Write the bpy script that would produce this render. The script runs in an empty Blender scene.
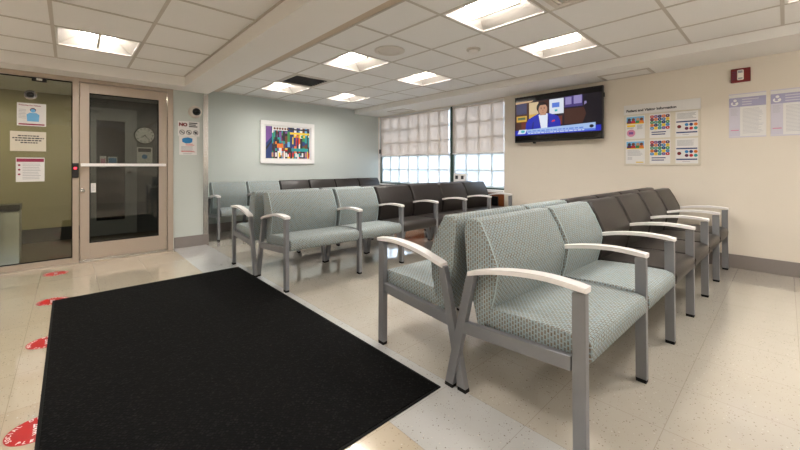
import bpy, bmesh, math, random
from mathutils import Vector, Matrix
random.seed(7)
S = bpy.context.scene
COL = S.collection
PI = math.pi

# ------------------------------------------------------------------ colour / materials
def lin(c):
    return c / 12.92 if c <= 0.04045 else ((c + 0.055) / 1.055) ** 2.4
def rgb(r, g, b):
    return (lin(r / 255), lin(g / 255), lin(b / 255), 1.0)

class NT:
    def __init__(self, m):
        self.t = m.node_tree; self.n = self.t.nodes; self.l = self.t.links
    def add(self, kind, **kw):
        nd = self.n.new(kind)
        for k, v in kw.items():
            setattr(nd, k, v)
        return nd
    def link(self, a, b):
        self.l.new(a, b)
    def math(self, op, a, b=None):
        nd = self.add('ShaderNodeMath', operation=op)
        for i, v in enumerate((a, b)):
            if v is None: continue
            if isinstance(v, (int, float)): nd.inputs[i].default_value = v
            else: self.link(v, nd.inputs[i])
        return nd.outputs[0]
    def mix(self, fac, a, b):
        nd = self.add('ShaderNodeMix', data_type='RGBA')
        for i, v in ((0, fac), (6, a), (7, b)):
            if isinstance(v, (int, float)): nd.inputs[i].default_value = v
            elif isinstance(v, tuple): nd.inputs[i].default_value = v
            else: self.link(v, nd.inputs[i])
        return nd.outputs[2]

def new_mat(name):
    m = bpy.data.materials.new(name); m.use_nodes = True
    return m

def mat(name, color, rough=0.5, metal=0.0, spec=0.5, noise=0.0, nscale=40.0, bump=0.0, bscale=200.0, emit=None, estr=0.0):
    m = new_mat(name); t = NT(m); b = t.n['Principled BSDF']
    b.inputs['Base Color'].default_value = color
    b.inputs['Roughness'].default_value = rough
    b.inputs['Metallic'].default_value = metal
    b.inputs['Specular IOR Level'].default_value = spec
    tc = t.add('ShaderNodeTexCoord')
    if noise > 0:
        nz = t.add('ShaderNodeTexNoise'); nz.inputs['Scale'].default_value = nscale
        nz.inputs['Detail'].default_value = 4
        t.link(tc.outputs['Object'], nz.inputs['Vector'])
        dark = tuple(c * (1 - noise) for c in color[:3]) + (1,)
        light = tuple(min(1, c * (1 + noise)) for c in color[:3]) + (1,)
        t.link(t.mix(nz.outputs['Fac'], dark, light), b.inputs['Base Color'])
    if bump > 0:
        nb = t.add('ShaderNodeTexNoise'); nb.inputs['Scale'].default_value = bscale
        t.link(tc.outputs['Object'], nb.inputs['Vector'])
        bp = t.add('ShaderNodeBump'); bp.inputs['Strength'].default_value = bump; bp.inputs['Distance'].default_value = 0.003
        t.link(nb.outputs['Fac'], bp.inputs['Height']); t.link(bp.outputs['Normal'], b.inputs['Normal'])
    if emit is not None:
        b.inputs['Emission Color'].default_value = emit; b.inputs['Emission Strength'].default_value = estr
    return m

def emit_mat(name, color, strength):
    return mat(name, (0.0, 0.0, 0.0, 1), rough=0.3, emit=color, estr=strength)

M = {}
M['teal_paint'] = mat('teal_paint', rgb(194, 200, 195), 0.55, noise=0.02, nscale=3, bump=0.05, bscale=300)
M['cream_paint'] = mat('cream_paint', rgb(222, 213, 199), 0.55, noise=0.02, nscale=3, bump=0.05, bscale=300)
M['white_paint'] = mat('white_paint', rgb(234, 231, 227), 0.6, noise=0.015, nscale=3)
M['shaded_tan'] = mat('shaded_tan', rgb(202, 184, 162), 0.6, noise=0.03, nscale=6)
M['ceiling_tile'] = mat('ceiling_tile', rgb(236, 234, 231), 0.9, noise=0.05, nscale=180, bump=0.25, bscale=260)
M['grid_bar'] = mat('grid_bar', rgb(196, 188, 178), 0.5, noise=0.02)
M['vinyl_base'] = mat('vinyl_base', rgb(132, 124, 120), 0.45, noise=0.03)
M['frame_bronze'] = mat('frame_bronze', rgb(176, 162, 148), 0.38, metal=0.25, noise=0.02)
M['steel'] = mat('steel', rgb(205, 203, 200), 0.22, metal=0.9, noise=0.05, nscale=8)
M['leg_metal'] = mat('leg_metal', rgb(128, 129, 133), 0.4, metal=0.3, noise=0.03, nscale=60)
M['arm_cap'] = mat('arm_cap', rgb(232, 228, 227), 0.3, noise=0.03, nscale=30)
M['black_plastic'] = mat('black_plastic', rgb(18, 18, 19), 0.35)
M['black_gloss'] = mat('black_gloss', rgb(8, 8, 9), 0.12)
M['rubber'] = mat('rubber', rgb(11, 11, 11), 0.85, spec=0.25)
M['paper'] = mat('paper', rgb(226, 224, 222), 0.7, noise=0.01)
M['paper_warm'] = mat('paper_warm', rgb(214, 206, 190), 0.7, noise=0.01)
M['ink'] = mat('ink', rgb(45, 45, 52), 0.7)
M['ink_grey'] = mat('ink_grey', rgb(150, 150, 156), 0.7)
M['ink_pale'] = mat('ink_pale', rgb(186, 186, 192), 0.7)
M['magenta'] = mat('magenta', rgb(150, 40, 75), 0.6)
M['red'] = mat('red', rgb(190, 28, 32), 0.45)
M['deep_red'] = mat('deep_red', rgb(112, 8, 14), 0.35)
M['decal_red'] = mat('decal_red', rgb(176, 10, 16), 0.35)
M['white'] = mat('white', rgb(236, 234, 232), 0.5)
M['navy'] = mat('navy', rgb(38, 58, 112), 0.6)
M['blue'] = mat('blue', rgb(40, 130, 190), 0.6)
M['sky_blue'] = mat('sky_blue', rgb(110, 175, 220), 0.6)
M['yellow'] = mat('yellow', rgb(235, 200, 50), 0.6)
M['orange'] = mat('orange', rgb(225, 120, 40), 0.6)
M['green'] = mat('green', rgb(60, 140, 80), 0.6)
M['teal'] = mat('teal', rgb(40, 150, 150), 0.6)
M['purple'] = mat('purple', rgb(120, 80, 150), 0.6)
M['pink'] = mat('pink', rgb(215, 140, 170), 0.6)
M['lilac'] = mat('lilac', rgb(168, 166, 196), 0.6)
M['pale_lilac'] = mat('pale_lilac', rgb(206, 202, 214), 0.6)
M['brown_ink'] = mat('brown_ink', rgb(110, 65, 40), 0.6)
M['skin_ink'] = mat('skin_ink', rgb(190, 140, 110), 0.6)
M['plum'] = mat('plum', rgb(90, 30, 70), 0.6)
M['wood'] = mat('wood', rgb(132, 74, 38), 0.4, noise=0.25, nscale=14)
M['green_metal'] = mat('green_metal', rgb(34, 62, 54), 0.4)
def joint_mat():
    m = new_mat('translucent_joint'); t = NT(m)
    t.n.remove(t.n['Principled BSDF']); out = t.n['Material Output']
    df = t.add('ShaderNodeBsdfDiffuse'); df.inputs[0].default_value = rgb(236, 238, 236)
    tl = t.add('ShaderNodeBsdfTranslucent'); tl.inputs[0].default_value = rgb(236, 240, 240)
    mx = t.add('ShaderNodeMixShader'); mx.inputs[0].default_value = 0.6
    t.link(df.outputs[0], mx.inputs[1]); t.link(tl.outputs[0], mx.inputs[2]); t.link(mx.outputs[0], out.inputs[0])
    return m
M['mortar'] = joint_mat()
M['hall_paint'] = mat('hall_paint', rgb(164, 154, 122), 0.7, noise=0.02, nscale=4)
M['hall_grey'] = mat('hall_grey', rgb(92, 94, 98), 0.7, noise=0.02)
M['hall_floor'] = mat('hall_floor', rgb(74, 60, 46), 0.35, noise=0.1)
M['dark_metal'] = mat('dark_metal', rgb(52, 52, 55), 0.4, metal=0.4)
M['beige_plastic'] = mat('beige_plastic', rgb(216, 208, 198), 0.5)
M['louvre_grey'] = mat('louvre_grey', rgb(96, 94, 92), 0.4, metal=0.3)
M['door_grey'] = mat('door_grey', rgb(152, 154, 158), 0.6, noise=0.02)
M['brushed'] = mat('brushed', rgb(196, 196, 196), 0.3, metal=0.55, noise=0.05, nscale=8)
M['lens'] = mat('lens', rgb(235, 230, 220), 0.15)
M['reflector'] = mat('reflector', rgb(172, 166, 158), 0.6, metal=0.75)
M['lamp'] = emit_mat('lamp', (1.0, 0.965, 0.92, 1), 62.0)
M['globe'] = emit_mat('globe', (1.0, 0.97, 0.93, 1), 15.0)
M['red_led'] = emit_mat('red_led', (1.0, 0.03, 0.05, 1), 4.0)
M['brick_out'] = mat('brick_out', rgb(150, 130, 120), 0.8, noise=0.1)
M['pave_out'] = mat('pave_out', rgb(170, 170, 168), 0.8, noise=0.1)
M['outside_window'] = mat('outside_window', rgb(70, 90, 120), 0.2)

# woven seat fabric: short pale blue and taupe dashes
def fabric():
    m = new_mat('woven_fabric'); t = NT(m); b = t.n['Principled BSDF']
    uv = t.add('ShaderNodeTexCoord')
    br = t.add('ShaderNodeTexBrick'); br.offset = 0.5
    br.inputs['Color1'].default_value = rgb(106, 95, 82)
    br.inputs['Color2'].default_value = rgb(126, 116, 103)
    br.inputs['Mortar'].default_value = rgb(149, 160, 161)
    br.inputs['Scale'].default_value = 1.0
    br.inputs['Brick Width'].default_value = 0.021
    br.inputs['Row Height'].default_value = 0.0135
    br.inputs['Mortar Size'].default_value = 0.0034
    br.inputs['Mortar Smooth'].default_value = 0.3
    mp = t.add('ShaderNodeMapping'); mp.inputs['Rotation'].default_value = (0, 0, PI / 2)
    t.link(uv.outputs['UV'], mp.inputs['Vector']); t.link(mp.outputs[0], br.inputs['Vector'])
    nz = t.add('ShaderNodeTexNoise'); nz.inputs['Scale'].default_value = 45; nz.inputs['Detail'].default_value = 3
    t.link(uv.outputs['UV'], nz.inputs['Vector'])
    ramp = t.add('ShaderNodeValToRGB'); ramp.color_ramp.elements[0].position = 0.42; ramp.color_ramp.elements[1].position = 0.62
    t.link(nz.outputs['Fac'], ramp.inputs[0])
    f = t.math('MULTIPLY', ramp.outputs[0], 0.30)
    c = t.mix(f, br.outputs['Color'], rgb(128, 158, 170))
    t.link(c, b.inputs['Base Color'])
    b.inputs['Roughness'].default_value = 0.75
    b.inputs['Specular IOR Level'].default_value = 0.3
    bp = t.add('ShaderNodeBump'); bp.inputs['Strength'].default_value = 0.3; bp.inputs['Distance'].default_value = 0.002
    t.link(br.outputs['Fac'], bp.inputs['Height']); t.link(bp.outputs['Normal'], b.inputs['Normal'])
    return m
M['fabric'] = fabric()
M['vinyl'] = mat('brown_vinyl', rgb(40, 35, 32), 0.40, noise=0.08, nscale=30, bump=0.08, bscale=400)

M['seam_fabric'] = mat('seam_fabric', rgb(170, 186, 190), 0.7, noise=0.1)
M['seam_vinyl'] = mat('seam_vinyl', rgb(57, 51, 47), 0.45, noise=0.05)
# speckled vinyl composition floor
def floor_mat():
    m = new_mat('speckled_tile'); t = NT(m); b = t.n['Principled BSDF']
    tc = t.add('ShaderNodeTexCoord')
    mp = t.add('ShaderNodeMapping'); mp.inputs['Location'].default_value = (-1.03, -0.355, 0)
    t.link(tc.outputs['Object'], mp.inputs['Vector'])
    br = t.add('ShaderNodeTexBrick'); br.offset = 0.0
    br.inputs['Color1'].default_value = (0, 0, 0, 1); br.inputs['Color2'].default_value = (1, 1, 1, 1)
    br.inputs['Mortar'].default_value = (0.5, 0.5, 0.5, 1)
    br.inputs['Scale'].default_value = 1.0
    br.inputs['Brick Width'].default_value = 0.4135; br.inputs['Row Height'].default_value = 0.409
    br.inputs['Mortar Size'].default_value = 0.0016; br.inputs['Mortar Smooth'].default_value = 0.2
    t.link(mp.outputs[0], br.inputs['Vector'])
    base = t.mix(br.outputs['Color'], rgb(193, 179, 158), rgb(198, 186, 166))
    sx = t.add('ShaderNodeSeparateXYZ'); t.link(tc.outputs['Object'], sx.inputs[0])
    band = t.math('MULTIPLY', t.math('GREATER_THAN', sx.outputs[0], 1.03), t.math('LESS_THAN', sx.outputs[0], 1.4435))
    base = t.mix(band, base, rgb(195, 195, 194))
    right = t.math('GREATER_THAN', sx.outputs[0], 1.4435)
    base = t.mix(t.math('MULTIPLY', right, 0.75), base, rgb(190, 185, 176))  # greyer than the left side: warm and cool lighting put into tile colour
    # marbled cloud
    nz = t.add('ShaderNodeTexNoise'); nz.inputs['Scale'].default_value = 9; nz.inputs['Detail'].default_value = 6
    t.link(tc.outputs['Object'], nz.inputs['Vector'])
    base = t.mix(t.math('MULTIPLY', nz.outputs['Fac'], 0.18), base, rgb(170, 155, 132))
    # chips
    def chips(scale, thr, col, src):
        vo = t.add('ShaderNodeTexVoronoi'); vo.inputs['Scale'].default_value = scale
        t.link(tc.outputs['Object'], vo.inputs['Vector'])
        sp = t.add('ShaderNodeSeparateColor'); t.link(vo.outputs['Color'], sp.inputs[0])
        near = t.math('LESS_THAN', vo.outputs['Distance'], 0.20)
        pick = t.math('GREATER_THAN', sp.outputs[0], thr)
        return t.mix(t.math('MULTIPLY', t.math('MULTIPLY', near, pick), 0.75), src, col)
    base = chips(70, 0.72, rgb(110, 95, 80), base)
    base = chips(120, 0.8, rgb(130, 115, 98), base)
    base = chips(60, 0.9, rgb(214, 206, 194), base)
    jm = t.math('MULTIPLY', br.outputs['Fac'], 0.34)
    col = t.mix(jm, base, rgb(120, 104, 84))
    t.link(col, b.inputs['Base Color'])
    n2 = t.add('ShaderNodeTexNoise'); n2.inputs['Scale'].default_value = 5
    t.link(tc.outputs['Object'], n2.inputs['Vector'])
    b.inputs['Specular IOR Level'].default_value = 0.7
    b.inputs['Coat Weight'].default_value = 1.0; b.inputs['Coat Roughness'].default_value = 0.04; b.inputs['Coat IOR'].default_value = 1.5
    t.link(t.math('ADD', t.math('MULTIPLY', n2.outputs['Fac'], 0.08), 0.03), b.inputs['Roughness'])
    bp = t.add('ShaderNodeBump'); bp.inputs['Strength'].default_value = 0.04; bp.inputs['Distance'].default_value = 0.004
    t.link(n2.outputs['Fac'], bp.inputs['Height']); t.link(bp.outputs['Normal'], b.inputs['Normal'])
    return m
M['floor'] = floor_mat()

def carpet_mat():
    m = new_mat('black_carpet'); t = NT(m); b = t.n['Principled BSDF']
    tc = t.add('ShaderNodeTexCoord')
    mp = t.add('ShaderNodeMapping'); mp.inputs['Rotation'].default_value = (0, 0, PI / 4)
    t.link(tc.outputs['Object'], mp.inputs['Vector'])
    vo = t.add('ShaderNodeTexVoronoi'); vo.inputs['Scale'].default_value = 75; vo.inputs['Randomness'].default_value = 0.55
    t.link(mp.outputs[0], vo.inputs['Vector'])
    nz = t.add('ShaderNodeTexNoise'); nz.inputs['Scale'].default_value = 60; nz.inputs['Detail'].default_value = 5
    t.link(tc.outputs['Object'], nz.inputs['Vector'])
    f = t.math('MULTIPLY', t.math('SUBTRACT', 1.0, vo.outputs['Distance']), nz.outputs['Fac'])
    ramp = t.add('ShaderNodeValToRGB')
    ramp.color_ramp.elements[0].position = 0.24; ramp.color_ramp.elements[0].color = rgb(1, 1, 1)
    ramp.color_ramp.elements[1].position = 0.6; ramp.color_ramp.elements[1].color = rgb(36, 34, 33)
    t.link(f, ramp.inputs[0]); t.link(ramp.outputs[0], b.inputs['Base Color'])
    b.inputs['Roughness'].default_value = 0.95; b.inputs['Specular IOR Level'].default_value = 0.15
    bp = t.add('ShaderNodeBump'); bp.inputs['Strength'].default_value = 0.8; bp.inputs['Distance'].default_value = 0.004
    t.link(f, bp.inputs['Height']); t.link(bp.outputs['Normal'], b.inputs['Normal'])
    return m
M['carpet'] = carpet_mat()

def glass_mat(name, tint, refl=1.0):
    m = new_mat(name); t = NT(m)
    t.n.remove(t.n['Principled BSDF']); out = t.n['Material Output']
    tr = t.add('ShaderNodeBsdfTransparent'); tr.inputs[0].default_value = tint
    gl = t.add('ShaderNodeBsdfGlossy'); gl.inputs['Roughness'].default_value = 0.02
    fr = t.add('ShaderNodeFresnel'); fr.inputs[0].default_value = 1.5
    mx = t.add('ShaderNodeMixShader')
    t.link(t.math('MULTIPLY', fr.outputs[0], 1.5 * refl), mx.inputs[0])
    t.link(tr.outputs[0], mx.inputs[1]); t.link(gl.outputs[0], mx.inputs[2])
    t.link(mx.outputs[0], out.inputs[0])
    return m
M['door_glass'] = glass_mat('door_glass', (0.55, 0.57, 0.55, 1))
M['side_glass'] = glass_mat('side_glass', (0.85, 0.87, 0.80, 1))

def block_glass():
    m = new_mat('glass_block'); t = NT(m)
    t.n.remove(t.n['Principled BSDF']); out = t.n['Material Output']
    tc = t.add('ShaderNodeTexCoord')
    nz = t.add('ShaderNodeTexNoise'); nz.inputs['Scale'].default_value = 9
    t.link(tc.outputs['Object'], nz.inputs['Vector'])
    bp = t.add('ShaderNodeBump'); bp.inputs['Strength'].default_value = 0.5; bp.inputs['Distance'].default_value = 0.02
    t.link(nz.outputs['Fac'], bp.inputs['Height'])
    rf = t.add('ShaderNodeBsdfRefraction'); rf.inputs['Roughness'].default_value = 0.06; rf.inputs['IOR'].default_value = 1.08
    rf.inputs[0].default_value = (0.93, 0.96, 1, 1)
    t.link(bp.outputs[0], rf.inputs['Normal'])
    tl = t.add('ShaderNodeBsdfTranslucent'); tl.inputs[0].default_value = (0.9, 0.93, 0.97, 1)
    gl = t.add('ShaderNodeBsdfGlossy'); gl.inputs['Roughness'].default_value = 0.1
    m1 = t.add('ShaderNodeMixShader'); m1.inputs[0].default_value = 0.45
    t.link(rf.outputs[0], m1.inputs[1]); t.link(tl.outputs[0], m1.inputs[2])
    m2 = t.add('ShaderNodeMixShader'); m2.inputs[0].default_value = 0.06
    t.link(m1.outputs[0], m2.inputs[1]); t.link(gl.outputs[0], m2.inputs[2])
    t.link(m2.outputs[0], out.inputs[0])
    return m
M['glass_block'] = block_glass()

def shade_mat():
    m = new_mat('shade_cloth'); t = NT(m)
    t.n.remove(t.n['Principled BSDF']); out = t.n['Material Output']
    df = t.add('ShaderNodeBsdfDiffuse'); df.inputs[0].default_value = rgb(205, 194, 184)
    tl = t.add('ShaderNodeBsdfTranslucent'); tl.inputs[0].default_value = rgb(205, 190, 176)
    tp = t.add('ShaderNodeBsdfTransparent'); tp.inputs[0].default_value = (1, 0.91, 0.84, 1)
    m1 = t.add('ShaderNodeMixShader'); m1.inputs[0].default_value = 0.45
    t.link(df.outputs[0], m1.inputs[1]); t.link(tl.outputs[0], m1.inputs[2])
    m2 = t.add('ShaderNodeMixShader'); m2.inputs[0].default_value = 0.34
    t.link(m1.outputs[0], m2.inputs[1]); t.link(tp.outputs[0], m2.inputs[2])
    t.link(m2.outputs[0], out.inputs[0])
    return m
M['shade'] = shade_mat()

# ------------------------------------------------------------------ mesh building
class MB:
    def __init__(self):
        self.bm = bmesh.new(); self.mats = []; self.cur = 0
    def use(self, m):
        if m not in self.mats: self.mats.append(m)
        self.cur = self.mats.index(m); return self
    def _faces(self, fs):
        for f in fs: f.material_index = self.cur
    def box(self, x0, x1, y0, y1, z0, z1, bev=0.0, seg=2):
        vs = [self.bm.verts.new((x, y, z)) for x in (x0, x1) for y in (y0, y1) for z in (z0, z1)]
        idx = [(0, 1, 3, 2), (4, 6, 7, 5), (0, 4, 5, 1), (2, 3, 7, 6), (0, 2, 6, 4), (1, 5, 7, 3)]
        fs = [self.bm.faces.new([vs[i] for i in q]) for q in idx]
        self._faces(fs)
        if bev > 0:
            es = list({e for f in fs for e in f.edges})
            r = bmesh.ops.bevel(self.bm, geom=es, offset=bev, segments=seg, affect='EDGES', profile=0.5)
            self._faces(r['faces'])
        return self
    def prism(self, pts, a0, a1, axis='x', bev=0.0, seg=2):
        """polygon pts in the two other axes, extruded along axis"""
        def P(u, v, a):
            return {'x': (a, u, v), 'y': (u, a, v), 'z': (u, v, a)}[axis]
        A = [self.bm.verts.new(P(u, v, a0)) for u, v in pts]
        B = [self.bm.verts.new(P(u, v, a1)) for u, v in pts]
        fs = [self.bm.faces.new(A), self.bm.faces.new(B[::-1])]
        n = len(pts)
        for i in range(n):
            fs.append(self.bm.faces.new([A[i], B[i], B[(i + 1) % n], A[(i + 1) % n]]))
        self._faces(fs)
        if bev > 0:
            es = list({e for f in fs[:2] for e in f.edges})
            r = bmesh.ops.bevel(self.bm, geom=es, offset=bev, segments=seg, affect='EDGES', profile=0.5)
            self._faces(r['faces'])
        return self
    def lathe(self, prof, n=24, center=(0, 0, 0), axis='z'):
        """prof: list of (radius, height)"""
        rings = []
        cx, cy, cz = center
        def P(r, h, a):
            c, s = r * math.cos(a), r * math.sin(a)
            return {'z': (cx + c, cy + s, cz + h), 'y': (cx + c, cy + h, cz + s), 'x': (cx + h, cy + c, cz + s)}[axis]
        for r, h in prof:
            if r < 1e-6: rings.append([self.bm.verts.new(P(0, h, 0))])
            else: rings.append([self.bm.verts.new(P(r, h, 2 * PI * k / n)) for k in range(n)])
        fs = []
        for a, b in zip(rings, rings[1:]):
            for k in range(n):
                k2 = (k + 1) % n
                if len(a) == 1 and len(b) == 1: continue
                if len(a) == 1: fs.append(self.bm.faces.new([a[0], b[k], b[k2]]))
                elif len(b) == 1: fs.append(self.bm.faces.new([a[k], b[0], a[k2]]))
                else: fs.append(self.bm.faces.new([a[k], b[k], b[k2], a[k2]]))
        if len(rings[0]) > 1: fs.append(self.bm.faces.new(rings[0]))
        if len(rings[-1]) > 1: fs.append(self.bm.faces.new(rings[-1][::-1]))
        self._faces(fs)
        return self
    def quad(self, pts):
        f = self.bm.faces.new([self.bm.verts.new(p) for p in pts]); self._faces([f]); return self
    def bar(self, x0, x1, z0, z1, y=-0.001, t=0.0006):
        """thin print on a sheet: front towards -y"""
        return self.box(x0, x1, y - t, y, z0, z1)
    def disc(self, x, z, r, y=-0.001, t=0.0006, n=16):
        pts = [(x + r * math.cos(2 * PI * k / n), z + r * math.sin(2 * PI * k / n)) for k in range(n)]
        return self.prism(pts, y - t, y, 'y')
    def build(self, name, m=None, parent=None, smooth=None, loc=None):
        bm = self.bm
        bmesh.ops.recalc_face_normals(bm, faces=bm.faces[:])
        uv = bm.loops.layers.uv.new('UVMap')
        for f in bm.faces:
            n = f.normal; a = max(range(3), key=lambda i: abs(n[i]))
            for l in f.loops:
                c = l.vert.co
                l[uv].uv = (c.y, c.z) if a == 0 else (c.x, c.z) if a == 1 else (c.x, c.y)
        me = bpy.data.meshes.new(name); bm.to_mesh(me); bm.free()
        for q in (self.mats or [m]): me.materials.append(q)
        if smooth:
            for p in me.polygons: p.use_smooth = True
            me.set_sharp_from_angle(angle=math.radians(smooth))
        o = bpy.data.objects.new(name, me); COL.objects.link(o)
        if parent is not None: o.parent = parent
        if loc is not None: o.location = loc
        return o

def inst(src, name, parent, loc=(0, 0, 0)):
    o = bpy.data.objects.new(name, src.data if hasattr(src, 'data') else src); COL.objects.link(o)
    o.parent = parent; o.location = loc
    return o
def thing(name, label, cat, loc=(0, 0, 0), rz=0.0, group=None):
    o = bpy.data.objects.new(name, None); COL.objects.link(o)
    o.location = loc; o.rotation_euler = (0, 0, rz); o.empty_display_size = 0.1
    return tag(o, label, cat, group)
def tag(o, label, cat, group=None):
    o['label'] = label; o['category'] = cat
    if group: o['group'] = group
    return o
def struct(o, label=None, cat=None):
    o['kind'] = 'structure'
    if label: o['label'] = label
    if cat: o['category'] = cat
    return o
def sempty(name, loc=(0, 0, 0), rz=0.0):
    o = bpy.data.objects.new(name, None); COL.objects.link(o)
    o.location = loc; o.rotation_euler = (0, 0, rz); o.empty_display_size = 0.1
    o['kind'] = 'structure'
    return o
def text_mesh(name, s, size, m, parent, loc, rot=(PI / 2, 0, 0), bold=0.0, align='LEFT', depth=0.0004):
    cu = bpy.data.curves.new(name, 'FONT'); cu.body = s; cu.size = size; cu.align_x = align
    cu.extrude = depth; cu.offset = bold; cu.resolution_u = 3
    tmp = bpy.data.objects.new(name + '_curve', cu); COL.objects.link(tmp)
    bpy.context.view_layer.update()
    me = bpy.data.meshes.new_from_object(tmp.evaluated_get(bpy.context.evaluated_depsgraph_get()))
    bpy.data.objects.remove(tmp); bpy.data.curves.remove(cu)
    me.materials.clear(); me.materials.append(m)
    o = bpy.data.objects.new(name, me); COL.objects.link(o)
    o.parent = parent; o.location = loc; o.rotation_euler = rot
    return o

# ------------------------------------------------------------------ room constants
XW = 5.37; YT = 6.56; YD = 5.63; XC = 1.46          # right wall, far wall, door wall, outside corner
FBR = M['frame_bronze']
XL, YB = -2.6, -2.6                                  # unseen left and back walls
ZR, ZL, ZS, ZSR = 2.38, 2.275, 2.15, 2.28            # ceiling heights
WY0, WY1, WZ0 = 3.22, 6.555, 0.74                     # window opening

struct(MB().box(XL - .1, XW + .3, YB - .1, YD, -0.1, 0).box(XC, XW + .3, YD, YT + .1, -0.1, 0).build('floor', M['floor']))
# right wall with window opening
w = MB().box(XW, XW + .25, YB, WY0, 0, 2.5).box(XW, XW + .25, WY0, YT, 2.27, 2.5).box(XW, XW + .25, WY1, YT, 0, 2.27).box(XW + .12, XW + .25, WY0, WY1, 0, WZ0 - .04)
struct(w.build('wall_right', M['cream_paint']))
struct(MB().box(XC - .12, XW + .25, YT, YT + .12, 0, 2.5).build('wall_far', M['teal_paint']))
struct(MB().box(1.03, XC, YD, YD + .12, 0, 2.5).box(XC - .12, XC, YD + .12, YT, 0, 2.5).build('wall_corner', M['teal_paint']))
struct(MB().box(-0.6, 1.03, YD, YD + .12, 2.15, 2.5).box(XL, -0.6, YD, YD + .12, 0, 2.5).build('wall_entrance', M['white_paint']))
struct(MB().box(XL - .12, XL, YB, YD + .12, 0, 2.5).build('wall_left', M['cream_paint']))
struct(MB().box(XL, XW + .25, YB - .12, YB, 0, 2.5).build('wall_back', M['cream_paint']))
# baseboards
struct(MB().box(XW - .012, XW, YB, WY0, 0, .15, .003).build('baseboard_right', M['vinyl_base']))
struct(MB().box(XC, XW, YT - .012, YT, 0, .15, .003).build('baseboard_far', M['vinyl_base']))
struct(MB().box(1.045, XC + .012, YD - .012, YD, 0, .15, .003).box(XC, XC + .012, YD, YT, 0, .15, .003).build('baseboard_corner', M['vinyl_base']))
struct(MB().box(XL, -0.6, YD - .012, YD, 0, .15, .003).build('baseboard_entrance', M['vinyl_base']))
# stainless corner guard
g = MB().box(XC - .062, XC + .004, YD - .016, YD - .012, .15, 2.15, .0015).box(XC + .0, XC + .004, YD - .012, YD + .05, .15, 2.15, .0015)
struct(g.build('trim_1', M['steel']))

# ------------------------------------------------------------------ ceilings
def tile_ceiling(name, xs, ys, z, holes):
    b = MB()
    b.use(M['ceiling_tile'])
    for i in range(len(xs) - 1):
        for j in range(len(ys) - 1):
            if (i, j) in holes: continue
            b.box(xs[i], xs[i + 1], ys[j], ys[j + 1], z, z + .015)
    b.use(M['grid_bar'])
    for x in xs[1:-1]: b.box(x - .012, x + .012, ys[0], ys[-1], z - .004, z - .0002)
    for y in ys[1:-1]: b.box(xs[0], xs[-1], y - .012, y + .012, z - .0045, z - .0003)
    for x0, x1 in ((xs[0], xs[0] + .02), (xs[-1] - .02, xs[-1])): b.box(x0, x1, ys[0], ys[-1], z - .005, z - .0004)
    for y0, y1 in ((ys[0], ys[0] + .02), (ys[-1] - .02, ys[-1])): b.box(xs[0], xs[-1], y0, y1, z - .005, z - .0004)
    return struct(b.build(name))
XR = [1.86, 2.265, 2.872, 3.48, 4.09, 4.69]
YR = [YB] + [0.02 + .645 * k for k in range(-3, 11)] + [YT]
fix_cells = []
rightfix = []
for j in range(len(YR) - 1):
    y = YR[j]
    for tgt in (-.62, 1.31, 3.245, 5.18):
        if abs(y - tgt) < .05:
            for i in (1, 3):
                fix_cells.append((i, j)); rightfix.append((XR[i], XR[i + 1], YR[j], YR[j + 1]))
vent_cells = [(1, [k for k in range(len(YR)) if abs(YR[k] - 4.535) < .05][0]), (1, [k for k in range(len(YR)) if abs(YR[k] - .665) < .05][0])]
tile_ceiling('ceiling', XR, YR, ZR, set(fix_cells + [vent_cells[0]]))
struct(MB().box(XC, 1.86, YB, YT, ZR, ZR + .015).build('trim_2', M['shaded_tan']))  # ceiling border strip; the beam's shade is put into its tan colour
XLs = [XL, -1.93, -1.32, -.71, -.10, .51, 1.10]
YLs = [YB, -2.07, -1.46, -.85, -.22, .39, 1.0, 1.62, 2.24, 2.855, 3.465, 4.08, 4.69, 5.28]
leftcells = [(3, 11), (3, 7), (3, 3), (5 - 4, 7)]
leftfix = [(XLs[4], XLs[5], YLs[11], YLs[12]), (XLs[4], XLs[5], YLs[6], YLs[7]), (XLs[4], XLs[5], YLs[2], YLs[3]), (XLs[1], XLs[2], YLs[6], YLs[7]), (XLs[1], XLs[2], YLs[11], YLs[12])]
tile_ceiling('ceiling', XLs, YLs, ZL, {(4, 11), (4, 6), (4, 2), (1, 6), (1, 11)})
# slab above everything
struct(MB().box(XL - .12, XW + .25, YB - .12, YT + .12, 2.56, 2.66).build('ceiling', M['white_paint']))
# beam, entrance soffit, right soffit
struct(MB().box(1.10, XC, YB, YD, ZS, 2.55).box(XL, 1.10, 5.28, YD, ZS, 2.55).build('trim_3', M['white_paint']))
struct(MB().box(4.69, XW, YB, YT, ZSR, 2.55).build('trim_4', M['white_paint']))

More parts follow.
